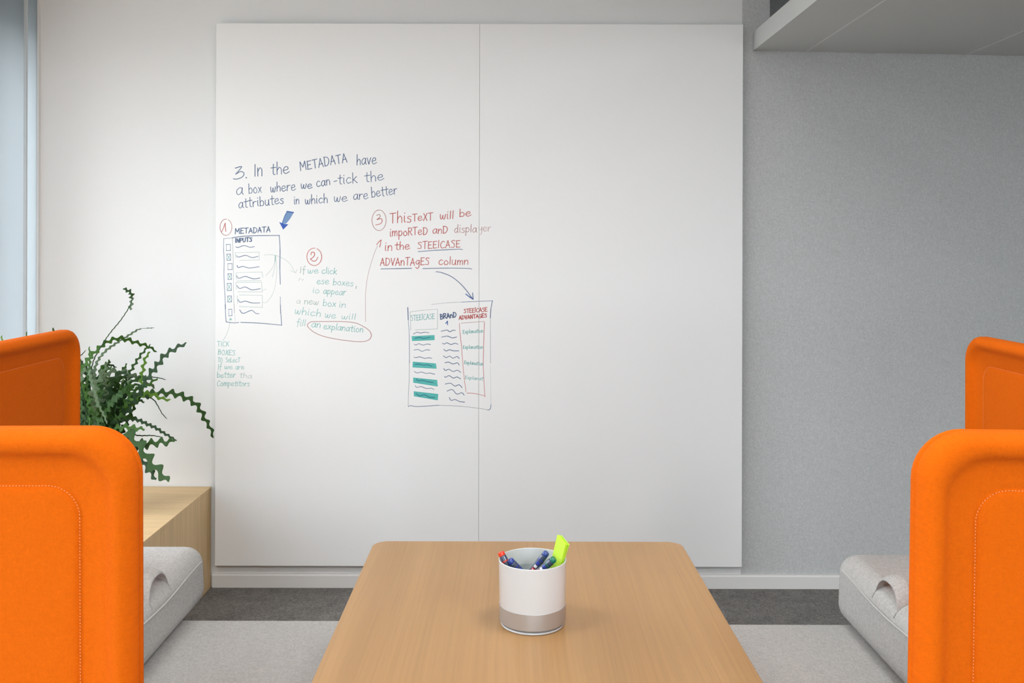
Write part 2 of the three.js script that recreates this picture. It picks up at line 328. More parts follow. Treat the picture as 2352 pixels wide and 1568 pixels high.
  // number 1 and the metadata sketch
  ring(518, 522.8, 13.6, 18.6, RUST, 1.8, .75); curve(q1(138, 948, 160, 900, 177, 850), RED, 1.9); curve(q1(177, 850, 181, 895, 184, 942), RED, 1.9);
  word('METADATA', 539, 538, 620, 533, 7.8, NAVY, 2.4, .8); word('INPUTS', 539, 557.5, 578, 555.5, 5.8, NAVY, 2.6, .95);
  curve(q2(215, 450, 212, 600, 222, 780, 220, 1000, 235, 1300, 245, 1500), NAVY, 1.7, .6); curve(q3(240, 0, 252, 230, 275, 262, 380, 272, 445, 265), NAVY, 2, .7); curve(q3(475, 265, 700, 272, 900, 287, 1090, 305), NAVY, 2.1, .75);
  curve(q2(1050, 400, 1062, 600, 1060, 900, 1068, 1130), NAVY, 2.2, .75); curve(q2(1068, 1320, 1072, 1568), NAVY, 1.6, .5); curve(q3(1070, 0, 1078, 150, 1090, 305), NAVY, 1.8, .7);
  curve(q2(345, 438, 500, 415, 700, 405, 900, 402, 1050, 400), NAVY, 2.2, .8); curve(q2(215, 450, 345, 438), NAVY, 1.4, .5);
  curve(q2(345, 438, 352, 600, 362, 900, 365, 1200, 375, 1560), ASH, 1.5, .55); curve(q3(375, 0, 392, 255), ASH, 1, .3);
  [[518.6, 528.2, 562, 576.4, 0], [520, 528.7, 584, 598.6, 1], [522.5, 532.3, 606, 620, 0], [522.5, 530.8, 629, 642.6, 1], [521, 530.5, 651, 668, 1], [522, 531, 680, 694, 1], [524.7, 532, 710.4, 725.7, 0]].forEach(([a, b, y0, y1, x]) => {
    curve([[a, y0 + .5], [b, y0]], NAVY, 1.6, .75); curve([[b, y0], [b + .4, y1]], NAVY, 1.4, .6); curve([[b + .4, y1 - .5], [a + .3, y1]], NAVY, 1.6, .75); curve([[a + .3, y1], [a, y0]], NAVY, 1.2, .5);
    if (x) { curve([[a + 1, y0 + 2], [b - 1, y1 - 2]], TEAL, 1.4, .7); curve([[b - 1, y0 + 2], [a + 1, y1 - 2]], TEAL, 1.4, .7); }
  });
  for (const p of [q2(400, 572, 430, 582, 520, 553, 610, 578, 675, 568), q2(408, 705, 440, 725, 545, 700, 640, 732, 730, 715), q2(418, 850, 435, 882, 505, 865, 600, 888, 750, 868), q2(410, 1005, 445, 1043, 540, 1015, 660, 1050, 760, 1038), q2(415, 1155, 460, 1195, 540, 1172, 640, 1215, 765, 1197), q2(430, 1360, 465, 1400, 545, 1385, 640, 1410, 760, 1410), q3(458, 78, 510, 130, 635, 85, 700, 130, 748, 132)]) curve(p, NAVY, 2, .8);
  for (const p of [q2(385, 662, 560, 655, 748, 652), q2(748, 652, 750, 768), q2(455, 775, 740, 768), q2(388, 665, 398, 740), q2(405, 960, 600, 952, 795, 948), q2(795, 948, 802, 1030), q2(410, 1083, 780, 1076), q2(402, 965, 408, 1060), q2(398, 1105, 785, 1100), q2(785, 1100, 798, 1245), q2(430, 1245, 798, 1247), q2(400, 1110, 412, 1210), q2(450, 1292, 798, 1297), q2(798, 1297, 800, 1478), q2(450, 1465, 800, 1478), q2(420, 1300, 428, 1420)]) curve(p, FADE, 1.4, .55);
  for (const p of [q2(825, 695, 900, 688, 1000, 700, 1100, 740, 1200, 810, 1290, 945), q2(1225, 925, 1300, 960), q2(1300, 960, 1322, 905), q2(992, 700, 975, 830, 920, 925, 850, 1000), q2(995, 700, 988, 850, 950, 1020), q2(1000, 720, 1016, 880, 1000, 1100, 950, 1280, 860, 1400, 805, 1400), q2(805, 1222, 855, 1200)]) curve(p, FADE, 1.2, .55);
  curve(q2(992, 700, 988, 790), TEAL, 2.2, .5);
  // number 2 and its teal note
  ring(721.5, 590, 17, 20, RED, 2.1, .75); curve(q2(1528, 690, 1535, 655, 1572, 652, 1582, 690, 1555, 730, 1520, 750), RED, 2.2); curve(q2(1520, 750, 1560, 782, 1605, 772, 1630, 725), RED, 2);
  word('If', 688, 628, 700, 628, 9, FADE, 1.9, .8); word('we', 706, 628, 731, 628, 8.5, TEAL, 1.8, .6); word('click', 738, 628, 773, 630, 8.5, TEAL, 1.9, .65);
  curve(q2(1345, 1075, 1360, 1045, 1375, 1050), ASH, 1.2, .5); curve(q2(1390, 1060, 1400, 1072, 1415, 1050), ASH, 1.2, .4);
  word('ese', 727, 652, 755, 653, 9, TEAL, 1.8, .6); word('boxes', 764, 654, 811, 657, 8.8, TEAL, 1.8, .6); curve([[818.5, 657], [817.5, 662.5]], ASH, 1.8, .7);
  word('io', 717, 672, 733, 673, 8, TEAL, 1.7, .55); word('appear', 742, 674, 794, 678, 8.5, TEAL, 1.8, .6);
  word('a', 680, 696, 689, 697, 8, FADE, 1.6, .6); word('new', 698, 698, 731, 700, 8.5, FADE, 1.8, .8); word('box', 741, 702, 771, 704, 8.8, TEAL, 1.8, .6); word('in', 778, 705, 794, 706, 8.5, TEAL, 1.8, .6);
  word('which', 676, 720, 736, 727, 9, TEAL, 1.8, .58); word('we', 745.6, 729, 771, 731, 9, TEAL, 1.8, .55); word('will', 784, 732, 817, 733.5, 7.6, TEAL, 1.8, .58);
  word('fill', 680, 747, 701, 749, 9, TEAL, 1.8, .5); word('an', 715, 750.5, 736, 752, 9.2, TEAL, 1.9, .65); word('explanation', 742.5, 755, 834, 763, 8.6, TEAL, 1.9, .62);
  curve([[833, 748], [816.8, 741.3], [786, 738], [748, 738], [717, 738.6], [708, 743], [706.5, 749], [718.8, 761], [740, 771], [771, 778], [809, 783], [832, 784], [847, 780], [853, 772], [851, 762], [843, 754], [834, 749]], RUST, 2, .8);
  curve([[840, 738], ...q4(258, 1568, 262, 1350, 290, 1150, 340, 950, 400, 770, 440, 680)], '186,150,148', 1.5, .7);
  curve(q4(425, 665, 455, 625, 492, 595), RED, 2); curve(q4(492, 595, 482, 650, 472, 700), RED, 2);
  // number 3, red
  ring(870.4, 506, 16.2, 23.5, RUST, 1.8, .8, -1.8, 6.4); curve(q4(425, 228, 462, 213, 476, 245, 430, 290), RUST, 2); curve(q4(430, 290, 490, 276, 506, 312, 480, 352, 410, 370), RED, 2);
  word('This', 895, 513, 945, 510, 14.5, RED, 2.2); word('TeXT', 947, 508, 994, 505, 10.5, RED, 2.1); word('will', 1010, 502.5, 1042, 502, 11, RED, 2.1); word('be', 1055, 498, 1082, 496, 10.5, RED, 2.1);
  word('impoRTeD', 895, 543, 982, 538, 11, RED, 2.1); word('anD', 993.6, 536, 1028, 535, 10.5, RED, 2.1); word('displa', 1043, 534, 1095, 532.5, 10.5, RUST, 1.8, .75); word('yer', 1100, 532, 1128, 530, 10, RUST, 1.6, .55);
  word('in', 883, 576, 901, 575.5, 12, RED, 2.1); word('the', 907, 573.5, 941, 572, 10.5, RED, 2.2); word('STEElCASE', 959, 571, 1057, 567.5, 10.5, RED, 2);
  curve([[960.7, 577.5], [999, 574.5], [1040, 572.3], [1056, 571.7], [1062.5, 572.6]], NAVY, 2, .85);
  word('ADVAnTAgES', 873, 610, 986, 608, 11.2, RED, 2.1); word('column', 1007, 607.5, 1076, 607, 10.5, RED, 2);
  curve([[875.3, 617.4], [910, 616.6], [945.4, 615.8]], NAVY, 2.1, .9); curve([[971.4, 616.4], [1029.6, 615], [1075.5, 615.8], [1084, 617.4]], NAVY, 1.9, .85);
  curve(q4(1320, 1068, 1400, 1080, 1550, 1140, 1680, 1240, 1780, 1350, 1862, 1462), NAVY, 2.1, .85); curve(q4(1770, 1402, 1820, 1440, 1876, 1476), BLUE, 3.2, .85); curve(q4(1876, 1476, 1874, 1430, 1869, 1385), NAVY, 2.3, .9);
  // the comparison table sketch
  curve(q5(800, 335, 1100, 302, 1400, 285), ASH, 1.2, .6); curve(q5(1400, 285, 1750, 270, 2020, 258), NAVY, 1.4, .75); curve(q5(2020, 258, 1990, 420, 1978, 600), NAVY, 2, .85); curve(q5(1978, 600, 1980, 900, 1985, 1500), ASH, 1.4, .6);
  curve(q6(1985, 500, 1992, 1000, 1995, 1270), FADE, 1.1, .4); curve(q6(1997, 1285, 1988, 1350, 1965, 1385, 1930, 1390), NAVY, 2, .7);
  curve(q6(340, 1325, 385, 1310, 530, 1325, 950, 1300), NAVY, 1.7, .75); curve(q6(950, 1300, 1400, 1320, 1750, 1358, 1930, 1390), ASH, 1.4, .75);
  curve(q5(322, 395, 332, 640), NAVY, 2.2, .9); curve(q5(332, 640, 352, 950, 358, 1500), NAVY, 1.5, .6); curve(q6(355, 400, 352, 800, 340, 1100, 336, 1325), ASH, 1.4, .65);
  for (const p of [q5(368, 485, 640, 448, 920, 430), q5(920, 430, 920, 820), q5(470, 845, 920, 820), q5(370, 490, 385, 850)]) curve(p, FADE, 1.6, .55);
  word('STEElCASE', 944, 736, 999, 731, 8, TEAL, 1.8, .6); word('BRAnD', 1012, 732, 1049, 727, 7.5, NAVY, 2.6, 1); curve(q5(1085, 712, 1118, 668), BLUE, 2.3, .9); curve(q5(1118, 668, 1122, 737), BLUE, 2.3, .9);
  word('STEElCASE', 1066, 718, 1120, 714, 6, RED, 2, .9); word('ADVANTAGES', 1055, 733, 1119, 727, 5.5, RED, 2.2, .95);
  curve(q5(1390, 705, 1860, 670), RUST, 1.3, .6); curve([[1056, 741.5], [1057.3, 763], [1060.7, 792], [1064, 832], [1066.5, 860], [1071.6, 898]], RED, 1.6, .65); curve([[1113.5, 739], [1112.4, 775], [1111.2, 820], [1111.2, 840], [1112.4, 866], [1115, 910]], RED, 1.6, .65); curve(q6(1510, 1055, 1620, 1058, 1750, 1080, 1865, 1110), RED, 1.6, .65);
  word('Explanation', 1064, 765, 1111, 762, 4.8, TEAL, 1.6, .7); word('Explanation', 1064, 799.5, 1110, 799, 4.6, TEAL, 1.6, .7); word('Explanation', 1067, 834, 1111, 838, 4.6, TEAL, 1.6, .7); word('Explanat', 1069, 868, 1110, 872, 4.6, TEAL, 1.5, .6);
  const mark = (p) => { poly(p, '64,188,180', .85); const [a, b] = p; for (let i = 0; i < 5; i++) { const t = (i + .5) / 5, l = p[p.length - 1], r = p[2]; curve([[lerp(a[0], l[0], t) + 1, lerp(a[1], l[1], t)], [lerp(b[0], r[0], t) - rr(0, 8), lerp(b[1], r[1], t)]], i % 2 ? '110,205,196' : '52,172,166', 1.8, .5); } };
  mark(q5(400, 970, 860, 945, 862, 1045, 410, 1065)); mark(q6(425, 430, 890, 465, 905, 570, 420, 545)); mark(q6(435, 748, 915, 795, 930, 925, 435, 850)); mark(q6(445, 1022, 935, 1075, 930, 1200, 450, 1120));
  for (const p of [q5(435, 925, 510, 890, 580, 905, 660, 888, 750, 900), q5(455, 1130, 490, 1145, 545, 1118, 630, 1145, 710, 1125, 780, 1135), q5(450, 1245, 535, 1235, 610, 1270, 690, 1240, 765, 1245), q5(450, 1385, 485, 1398, 560, 1380, 660, 1408, 740, 1398, 805, 1408), q6(455, 628, 515, 655, 600, 638, 690, 665, 770, 660, 865, 680), q6(475, 910, 510, 945, 590, 928, 700, 965, 800, 960, 850, 985)]) curve(p, NAVY, 1.8, .8);
  for (const p of [q5(470, 1010, 560, 990, 640, 1012, 765, 990), q6(470, 485, 560, 478, 640, 500, 720, 490, 805, 520), q6(500, 780, 540, 815, 620, 800, 710, 825, 830, 845), q6(500, 1068, 560, 1115, 660, 1090, 760, 1140, 860, 1145)]) curve(p, '20,96,128', 2.2, .85);
  for (const p of [q5(995, 868, 1110, 845, 1165, 878, 1230, 848, 1275, 852), q5(1005, 985, 1120, 965, 1215, 1000, 1300, 982), q5(1022, 1108, 1055, 1122, 1115, 1100, 1190, 1132, 1265, 1108, 1330, 1125), q5(1048, 1230, 1090, 1262, 1160, 1238, 1240, 1258, 1345, 1258), q5(1042, 1360, 1095, 1395, 1165, 1365, 1230, 1405, 1310, 1372, 1355, 1408), q6(1070, 450, 1150, 440, 1230, 475, 1320, 452, 1355, 495), q6(1050, 570, 1080, 605, 1150, 582, 1235, 625, 1320, 600, 1385, 640), q6(1065, 725, 1085, 742, 1155, 708, 1235, 755, 1315, 735, 1385, 772), q6(1078, 875, 1185, 860, 1270, 915, 1355, 890, 1415, 945), q6(1115, 1015, 1220, 988, 1310, 1075, 1410, 1048, 1455, 1095), q6(1160, 1145, 1195, 1200, 1275, 1185, 1370, 1225, 1465, 1235)]) curve(p, NAVY, 2, .85);
  // tick-box note at the edge
  curve([[527, 735], [529, 731.5], [531, 735]], TEAL, 2.4, .8); curve(q3(315, 240, 290, 370, 250, 470, 205, 540), '170,190,186', 1.4, .7);
  word('TICK', 498, 795.5, 526, 795, 7.2, TEAL, 1.7, .5); word('BOXES', 500, 814, 539, 816, 7.5, TEAL, 1.8, .55); word('TO', 500, 832, 511, 832, 6.8, TEAL, 1.7, .5); word('SeLecT', 517.5, 832, 551, 832, 6.8, TEAL, 1.7, .5);
  word('If', 500, 848.5, 508, 848.5, 7.5, TEAL, 1.7, .5); word('we', 515, 847.5, 534, 847.5, 7, TEAL, 1.7, .5); word('are', 540, 848, 560, 848, 7, TEAL, 1.7, .5); word('better', 498, 867, 541, 867, 7.6, TEAL, 1.8, .58); word('tha', 549.6, 867, 578, 868, 7, FADE, 1.6, .6); word('Competitors', 498, 886, 573, 886.5, 7.4, TEAL, 1.8, .55);

  const tex = new THREE.CanvasTexture(cv);
  tex.colorSpace = THREE.SRGBColorSpace; tex.magFilter = THREE.LinearFilter; tex.wrapS = tex.wrapT = THREE.ClampToEdgeWrapping;
  M.inked = M.board.clone(); M.inked.map = tex;

  // texture coordinates in metres of the wall from the corner of the written area
  const c00 = bl(INK.x0, INK.y1), c11 = bl(INK.x1, INK.y0), corner = [bl(494.8, 52), bl(1100.6, 52), bl(1705.6, 57), bl(495, 1298), bl(1100.4, 1300), bl(1705.2, 1303)];
  const yTop = (corner[0].y + corner[2].y) / 2, yBot = (corner[3].y + corner[5].y) / 2;
  const panel = (name, x0, x1, label) => {
    const t = thing(name, label, 'whiteboard', [(x0 + x1) / 2, yBot, -ZBF - TH]);
    const g = new RoundedBoxGeometry(x1 - x0, yTop - yBot, TH, 2, 0.0015).translate(0, (yTop - yBot) / 2, TH / 2);
    const p = g.attributes.position, n = g.attributes.normal, uv = g.attributes.uv;
    for (let i = 0; i < p.count; i++) {
      if (n.getZ(i) > 0.5) uv.setXY(i, (p.getX(i) + (x0 + x1) / 2 - c00.x) / (c11.x - c00.x), (p.getY(i) + yBot - c00.y) / (c11.y - c00.y));
      else uv.setXY(i, 0.002, 0.002);
    }
    put('panel', g, M.inked, t);
    const rail = ZBF + TH;                              // wall rails hold the panel off the wall
    for (const y of [0.25, yTop - yBot - 0.25]) put('mounting_rail', span(-(x1 - x0) / 2 + 0.1, (x1 - x0) / 2 - 0.1, y - 0.02, y + 0.02, -(WALL - rail), 0), M.steel, t);
    return t;
  };
  const gap = 0.0004;
  panel('whiteboard_panel', (corner[0].x + corner[3].x) / 2, (corner[1].x + corner[4].x) / 2 - gap, 'white marker board panel covered in navy, red and green handwritten notes');
  panel('whiteboard_panel_001', (corner[1].x + corner[4].x) / 2 + gap, (corner[2].x + corner[5].x) / 2, 'almost blank white marker board panel next to the grey wall');
}

// ------------------------------------------------------------------ window bench
{
  const H = 0.455, X0 = XL + 0.003, X1 = -1.337, Z0 = ZB + 0.004, Z1 = -0.6;
  const t = thing('window_bench', 'low pale plywood window bench with brown shaded side', 'bench', [X0, 0, Z0]);
  const W = X1 - X0, L = Z1 - Z0, y = H - 0.018;
  const cuts = [0, 0.108, 1.3, 2.5, L];
  for (let i = 0; i + 1 < cuts.length; i++) put(i ? 'top_board_00' + i : 'top_board', span(0, W, y, H, cuts[i] + (i ? 0.0012 : 0), cuts[i + 1] - 0.0012, 0.001), M.birch, t);
  const sides = [0, 0.035, 1.3, 2.5, L];
  for (let i = 0; i + 1 < sides.length; i++) put(i ? 'side_board_00' + i : 'side_board', span(W - 0.018, W - 0.0006, 0.0, y - 0.0004, sides[i] + (i ? 0.001 : 0.001), sides[i + 1] - 0.001, 0.001), M.birch, t);
  put('carcass', span(0, W - 0.02, 0, y - 0.001, 0.004, L - 0.004), M.birch, t);
}

// ------------------------------------------------------------------ plants
function frond(pts, half, style, nrm, pitch) {
  // flat stem with alternating rounded lobes, as of a fishbone cactus: style 0 thin, 1 lobed, 2 deeply lobed
  const cr = new THREE.CatmullRomCurve3(pts), L = cr.getLength(), n = Math.max(16, Math.min(160, Math.ceil(L / 0.0032)));
  const pos = [], idx = [], T = new THREE.Vector3(), S = new THREE.Vector3(), Nn = new THREE.Vector3(), ph0 = rnd();
  const th = 0.0011;
  for (let i = 0; i <= n; i++) {
    const t = i / n, p = cr.getPointAt(t);
    cr.getTangentAt(t, T);
    S.crossVectors(T, nrm).normalize(); Nn.crossVectors(S, T).normalize();
    const env = Math.min(1, 0.25 + t * 5) * Math.pow(1 - t, 0.28) * (style === 0 ? 0.55 : 1), ph = t * L / pitch + ph0;
    const lobe = (x) => { x -= Math.floor(x); const k = x < 0.62 ? x / 0.62 : (1 - x) / 0.38; return Math.pow(k * k * (3 - 2 * k), 1.45); };
    const mn = style === 2 ? 0.11 : style === 1 ? 0.28 : 0.4;
    const wl = half * env * (mn + (1 - mn) * lobe(ph)) + 0.0007, wr = half * env * (mn + (1 - mn) * lobe(ph + 0.5)) + 0.0007;
    const mid = th * (1 - 0.6 * t) + 0.0006;
    pos.push(p.x + S.x * wl, p.y + S.y * wl, p.z + S.z * wl, p.x + Nn.x * mid, p.y + Nn.y * mid, p.z + Nn.z * mid, p.x - S.x * wr, p.y - S.y * wr, p.z - S.z * wr, p.x - Nn.x * mid, p.y - Nn.y * mid, p.z - Nn.z * mid);
    if (i) { const a = (i - 1) * 4, b = i * 4; for (let k = 0; k < 4; k++) { const j = (k + 1) % 4; idx.push(a + k, a + j, b + k, a + j, b + j, b + k); } }
  }
  idx.push(0, 2, 1, 0, 3, 2); const e = n * 4; idx.push(e, e + 1, e + 2, e, e + 2, e + 3);
  let g = new THREE.BufferGeometry();
  g.setAttribute('position', new THREE.Float32BufferAttribute(pos, 3)); g.setIndex(idx);
  g = toCreasedNormals(g, 1.0);
  g.setAttribute('uv', new THREE.Float32BufferAttribute(new Float32Array(g.attributes.position.count * 2), 2));
  return g;
}
const leafMat = (r, g, b) => std({ color: lin(r, g, b), roughness: 0.55, specularIntensity: 0.35, side: THREE.DoubleSide });
const LEAF = [leafMat(0.018, 0.055, 0.007), leafMat(0.032, 0.090, 0.010), leafMat(0.085, 0.19, 0.02), leafMat(0.014, 0.040, 0.012), leafMat(0.085, 0.13, 0.07)];
function potOf(t, s = 1) {
  const pr = [[0, 0], [0.085, 0], [0.09, 0.004], [0.12, 0.20], [0.127, 0.205], [0.127, 0.222], [0.119, 0.222], [0.112, 0.19], [0, 0.19]].map(([x, y]) => new THREE.Vector2(x * s, y * s));
  put('pot', new THREE.LatheGeometry(pr, 40), M.pot, t);
  put('soil', new THREE.CylinderGeometry(0.113 * s, 0.11 * s, 0.02 * s, 32).translate(0, 0.195 * s, 0), M.soil, t);
}
{
  const B = new THREE.Vector3(-1.68, 0.457, -3.84);
  const t = thing('potted_plant', 'large green fishbone cactus with arching zigzag stems on the window bench', 'plant', B.toArray());
  potOf(t);
  const root = new THREE.Vector3(0, 0.20, 0);
  let k = 0;
  const add = (g, mat) => put(k++ ? 'stem_' + String(k - 1).padStart(3, '0') : 'stem', g, mat, t);
  // stems traced from the photograph: [pixels..., depth at start, depth at end, half width (px), style, material]
  const S = [
    [[303, 686, 302, 679, 300, 672, 293, 667, 283, 662], 4.075, 4.11, 6, 2, 0, 1],
    [[299, 712, 301, 700, 303, 688, 304, 680], 4.05, 4.07, 6, 2, 4, 1],
    [[213, 834, 239.5, 784, 254.4, 762.7, 277.6, 734.5, 299, 701, 303, 686, 300, 673, 284, 663], 3.86, 4.10, 4, 0, 3],
    [[185, 862, 206, 821, 223, 804, 239.5, 789, 256, 781, 271, 777, 289, 779, 314, 787, 339, 795, 360.6, 808], 3.84, 4.0, 8.5, 2, 1],
    [[219.6, 840.7, 239.5, 809, 267.7, 787.6, 294, 771, 319, 756, 335.7, 753.6, 354, 752.8], 3.88, 4.12, 5.5, 1, 4],
    [[262, 985, 300, 930, 320.8, 898.7, 330.7, 878.8, 349, 854, 360.6, 839, 378.8, 815.8, 398.7, 802.5, 428.6, 786.8], 3.80, 3.68, 12, 2, 3],
    [[270, 940, 300, 916, 322.5, 910, 343, 904.8, 363.8, 902, 382.8, 902, 405, 904.8, 424, 911.7, 439.6, 920, 453.4, 932, 463.7, 947.8, 472, 965, 481, 978.8, 487.8, 996, 489.5, 1006], 3.84, 3.86, 10.5, 2, 0],
    [[262, 968, 295, 961.6, 319, 965, 338, 973.6, 357, 982, 375.9, 994, 391.4, 1003, 406, 1012], 3.78, 3.74, 5.5, 1, 3],
    [[285, 1015, 306, 1020, 326, 1020, 346.6, 1018.4, 367.3, 1015, 384.5, 1015, 401.7, 1009.8], 3.78, 3.7, 13, 2, 0],
    [[290, 1000, 310, 1015, 326, 1035, 343, 1059.7, 362, 1078.7, 377.6, 1096, 388, 1106], 3.76, 3.62, 19, 2, 0],
    [[288, 1010, 305, 1025, 322, 1050, 336, 1070, 348, 1086, 358, 1102], 3.78, 3.66, 13, 2, 3],
    [[262, 985, 283, 980.5, 305.3, 982, 319, 984, 332.8, 985.7], 3.78, 3.74, 10, 2, 1],
    [[322, 900, 325.7, 867, 329, 844, 335.7, 819, 345.6, 807.5], 3.84, 3.9, 8, 2, 2],
    [[215, 900, 229.6, 867, 247.8, 855.6, 266, 854, 284, 855.6, 305.8, 864, 322, 870.5, 340, 880, 355.6, 892], 3.80, 3.9, 11, 2, 4],
    [[240, 895, 266, 880, 286, 874, 306, 875, 330, 866, 362, 867, 381, 872], 3.86, 3.95, 4, 0, 3],
    [[310, 915, 333, 911.7, 351.8, 916.8, 363.8, 934, 372.4, 949.5, 383.6, 961.6], 3.82, 3.84, 4, 0, 3],
    [[205, 850, 207, 866, 215.8, 894.4, 226, 929, 240, 956.4, 246, 973.6], 3.70, 3.64, 5, 1, 4],
    [[176, 975, 173, 930, 176, 894, 186, 868, 196, 842], 3.78, 3.8, 10, 2, 4],
    [[180, 870, 186, 845, 178, 826, 172, 812], 3.84, 3.86, 4, 0, 1],
    [[176, 826, 190, 812, 197, 804], 3.84, 3.9, 4, 0, 3],
    [[200, 885, 206, 840, 205, 795], 3.86, 3.9, 6, 1, 1],
    [[292, 996, 320, 1000, 350, 1000, 374, 1004], 3.8, 3.76, 4, 0, 3],
    [[230, 850, 240, 838, 255, 838, 268, 844], 3.86, 3.92, 6, 1, 0],
    [[300, 905, 325, 890, 345, 880, 362, 868], 3.82, 3.86, 9, 2, 1],
    [[300, 925, 330, 905, 352, 906, 372, 915, 392, 918], 3.8, 3.82, 9, 2, 2],
  ];
  for (const [p, d0, d1, w, style, mat, side] of S) {
    const v = [], n = p.length / 2;
    for (let i = 0; i < n; i++) v.push(at(p[2 * i], p[2 * i + 1], lerp(d0, d1, i / (n - 1))).sub(B));
    const first = v[0];                                     // every stem grows out of the pot
    const mid = root.clone().lerp(first, 0.55).add(new THREE.Vector3(rr(-.02, .02), 0.03, rr(-.02, .02)));
    if (!side) v.unshift(root.clone().add(new THREE.Vector3(rr(-.05, .05), -0.005, rr(-.05, .05))), mid);
    const scale = (d0 + d1) / 2 / F;
    const nrm = new THREE.Vector3(rr(-.35, .35), rr(-.1, .5), 1).normalize();
    add(frond(v, w * scale * (style ? 1.42 : 1), style, nrm, Math.max(0.022, w * scale * 2.1)), LEAF[mat]);
  }
  // the dense middle
  for (let i = 0; i < 84; i++) {
    const a = rr(-2.9, 0.7), out = rr(0.05, 0.26), h = rr(0.16, 0.40) * (i % 7 ? 1 : 1.15);
    const tip = new THREE.Vector3(Math.cos(a) * out * 0.85 + rr(-.08, .05), 0.22 + h, Math.sin(a) * out * 0.9);
    const r0 = new THREE.Vector3(rr(-.06, .06), 0.195, rr(-.06, .06)), m = r0.clone().lerp(tip, 0.5).add(new THREE.Vector3(rr(-.03, .03), 0.06, rr(-.03, .03)));
    const m2 = r0.clone().lerp(tip, 0.8).add(new THREE.Vector3(rr(-.02, .02), 0.05, rr(-.02, .02)));
    if (tip.z > 0) tip.z *= 0.6;
    add(frond([r0, m, m2, tip], rr(0.016, 0.030), 2, new THREE.Vector3(rr(-.8, .8), rr(-.2, .7), 1).normalize(), rr(0.026, 0.04)), LEAF[[0, 0, 1, 3, 1, 0, 3, 2, 4][i % 9]]);
  }
  const C = new THREE.Vector3(-1.74, 0.457, -3.32);
  const u = thing('potted_plant_001', 'leafy potted cactus mostly hidden behind the orange sofa back', 'plant', C.toArray());
  potOf(u, 0.9);
  k = 0;
  for (let i = 0; i < 22; i++) {
    const a = rr(0, 6.28), out = rr(0.03, 0.2), tip = new THREE.Vector3(Math.cos(a) * out, rr(0.42, 0.66), Math.sin(a) * out);
    if (i === 0) tip.copy(at(123, 752, 3.35).sub(C)); if (i === 1) tip.copy(at(62, 761, 3.3).sub(C)); if (i === 2) tip.copy(at(4, 770, 3.3).sub(C));
    const r0 = new THREE.Vector3(rr(-.04, .04), 0.175, rr(-.04, .04)), m = r0.clone().lerp(tip, 0.55).add(new THREE.Vector3(rr(-.02, .02), 0.04, rr(-.02, .02)));
    put(i ? 'stem_' + String(i).padStart(3, '0') : 'stem', frond([r0, m, tip], rr(0.01, 0.02), 2, new THREE.Vector3(rr(-.8, .8), rr(-.2, .5), 1).normalize(), rr(0.026, 0.036)), LEAF[i % 4], u);
  }
}

// ------------------------------------------------------------------ sofas
// padded screen: rolled edge, dished border and a stitched flat centre, on both faces; centred in x, foot at y = 0
const STITCHES = [];
function roundRect(w, h, r, per) {            // points of a rounded rectangle, counter-clockwise, "per" points a corner
  const p = [], e = 10;
  const c = [[w / 2 - r, h / 2 - r, 0], [-w / 2 + r, h / 2 - r, 1], [-w / 2 + r, -h / 2 + r, 2], [w / 2 - r, -h / 2 + r, 3]];
  for (const [x, y, q] of c) for (let i = 0; i <= per; i++) { const t = (q + i / per) * Math.PI / 2; p.push([x + r * Math.cos(t), y + r * Math.sin(t)]); }
  const out = [];
  for (let i = 0; i < p.length; i++) { const a = p[i], b = p[(i + 1) % p.length], long = i % (per + 1) === per; for (let s = 0; s < (long ? e : 1); s++) out.push([lerp(a[0], b[0], s / (long ? e : 1)), lerp(a[1], b[1], s / (long ? e : 1))]); }
  return out;
}
const PROFILE = [[0.0035, 0], [0.0012, 0.0022], [0.0, 0.005], [0.0008, 0.011], [0.004, 0.020], [0.0095, 0.0265], [0.016, 0.0296], [0.022, 0.0298], [0.028, 0.0278], [0.033, 0.0228], [0.038, 0.0176], [0.045, 0.0138], [0.056, 0.0110], [0.066, 0.0094], [0.0738, 0.0086], [0.0764, 0.0070], [0.0784, 0.0092], [0.082, 0.0122], [0.088, 0.0134], [0.11, 0.0140], [0.16, 0.0142]];
function screenGeometry(w, h) {
  const per = 10, pos = [], uv = [], idx = [], R = 0.066, RI = 0.044;
  let rows = 0, cols = 0;
  const ringAt = (d, z) => {
    const r = d < 0.0764 ? lerp(R, RI, d / 0.0764) : Math.max(0.012, RI - (d - 0.0764) * 0.5), p = roundRect(w - 2 * d, h - 2 * d, r, per);
    cols = p.length; rows++;
    for (const [x, y] of p) { pos.push(x, y + h / 2, z); uv.push(x, y); }
  };
  for (let i = PROFILE.length - 1; i > 0; i--) ringAt(PROFILE[i][0], -PROFILE[i][1]);
  for (const [d, z] of PROFILE) ringAt(d, z);
  for (let r = 0; r + 1 < rows; r++) for (let c = 0; c < cols; c++) { const a = r * cols + c, b = r * cols + (c + 1) % cols, d = a + cols, e = b + cols; idx.push(a, b, d, b, e, d); }
  const last = (rows - 1) * cols, cf = pos.length / 3, zc = PROFILE[PROFILE.length - 1][1];
  pos.push(0, h / 2, -zc, 0, h / 2, zc); uv.push(0, 0, 0, 0);
  for (let c = 0; c < cols; c++) { const n = (c + 1) % cols; idx.push(cf, n, c, last + c, last + n, cf + 1); }
  const g = new THREE.BufferGeometry();
  g.setAttribute('position', new THREE.Float32BufferAttribute(pos, 3)); g.setAttribute('uv', new THREE.Float32BufferAttribute(uv, 2)); g.setIndex(idx);
  g.computeVertexNormals();
  return g;
}
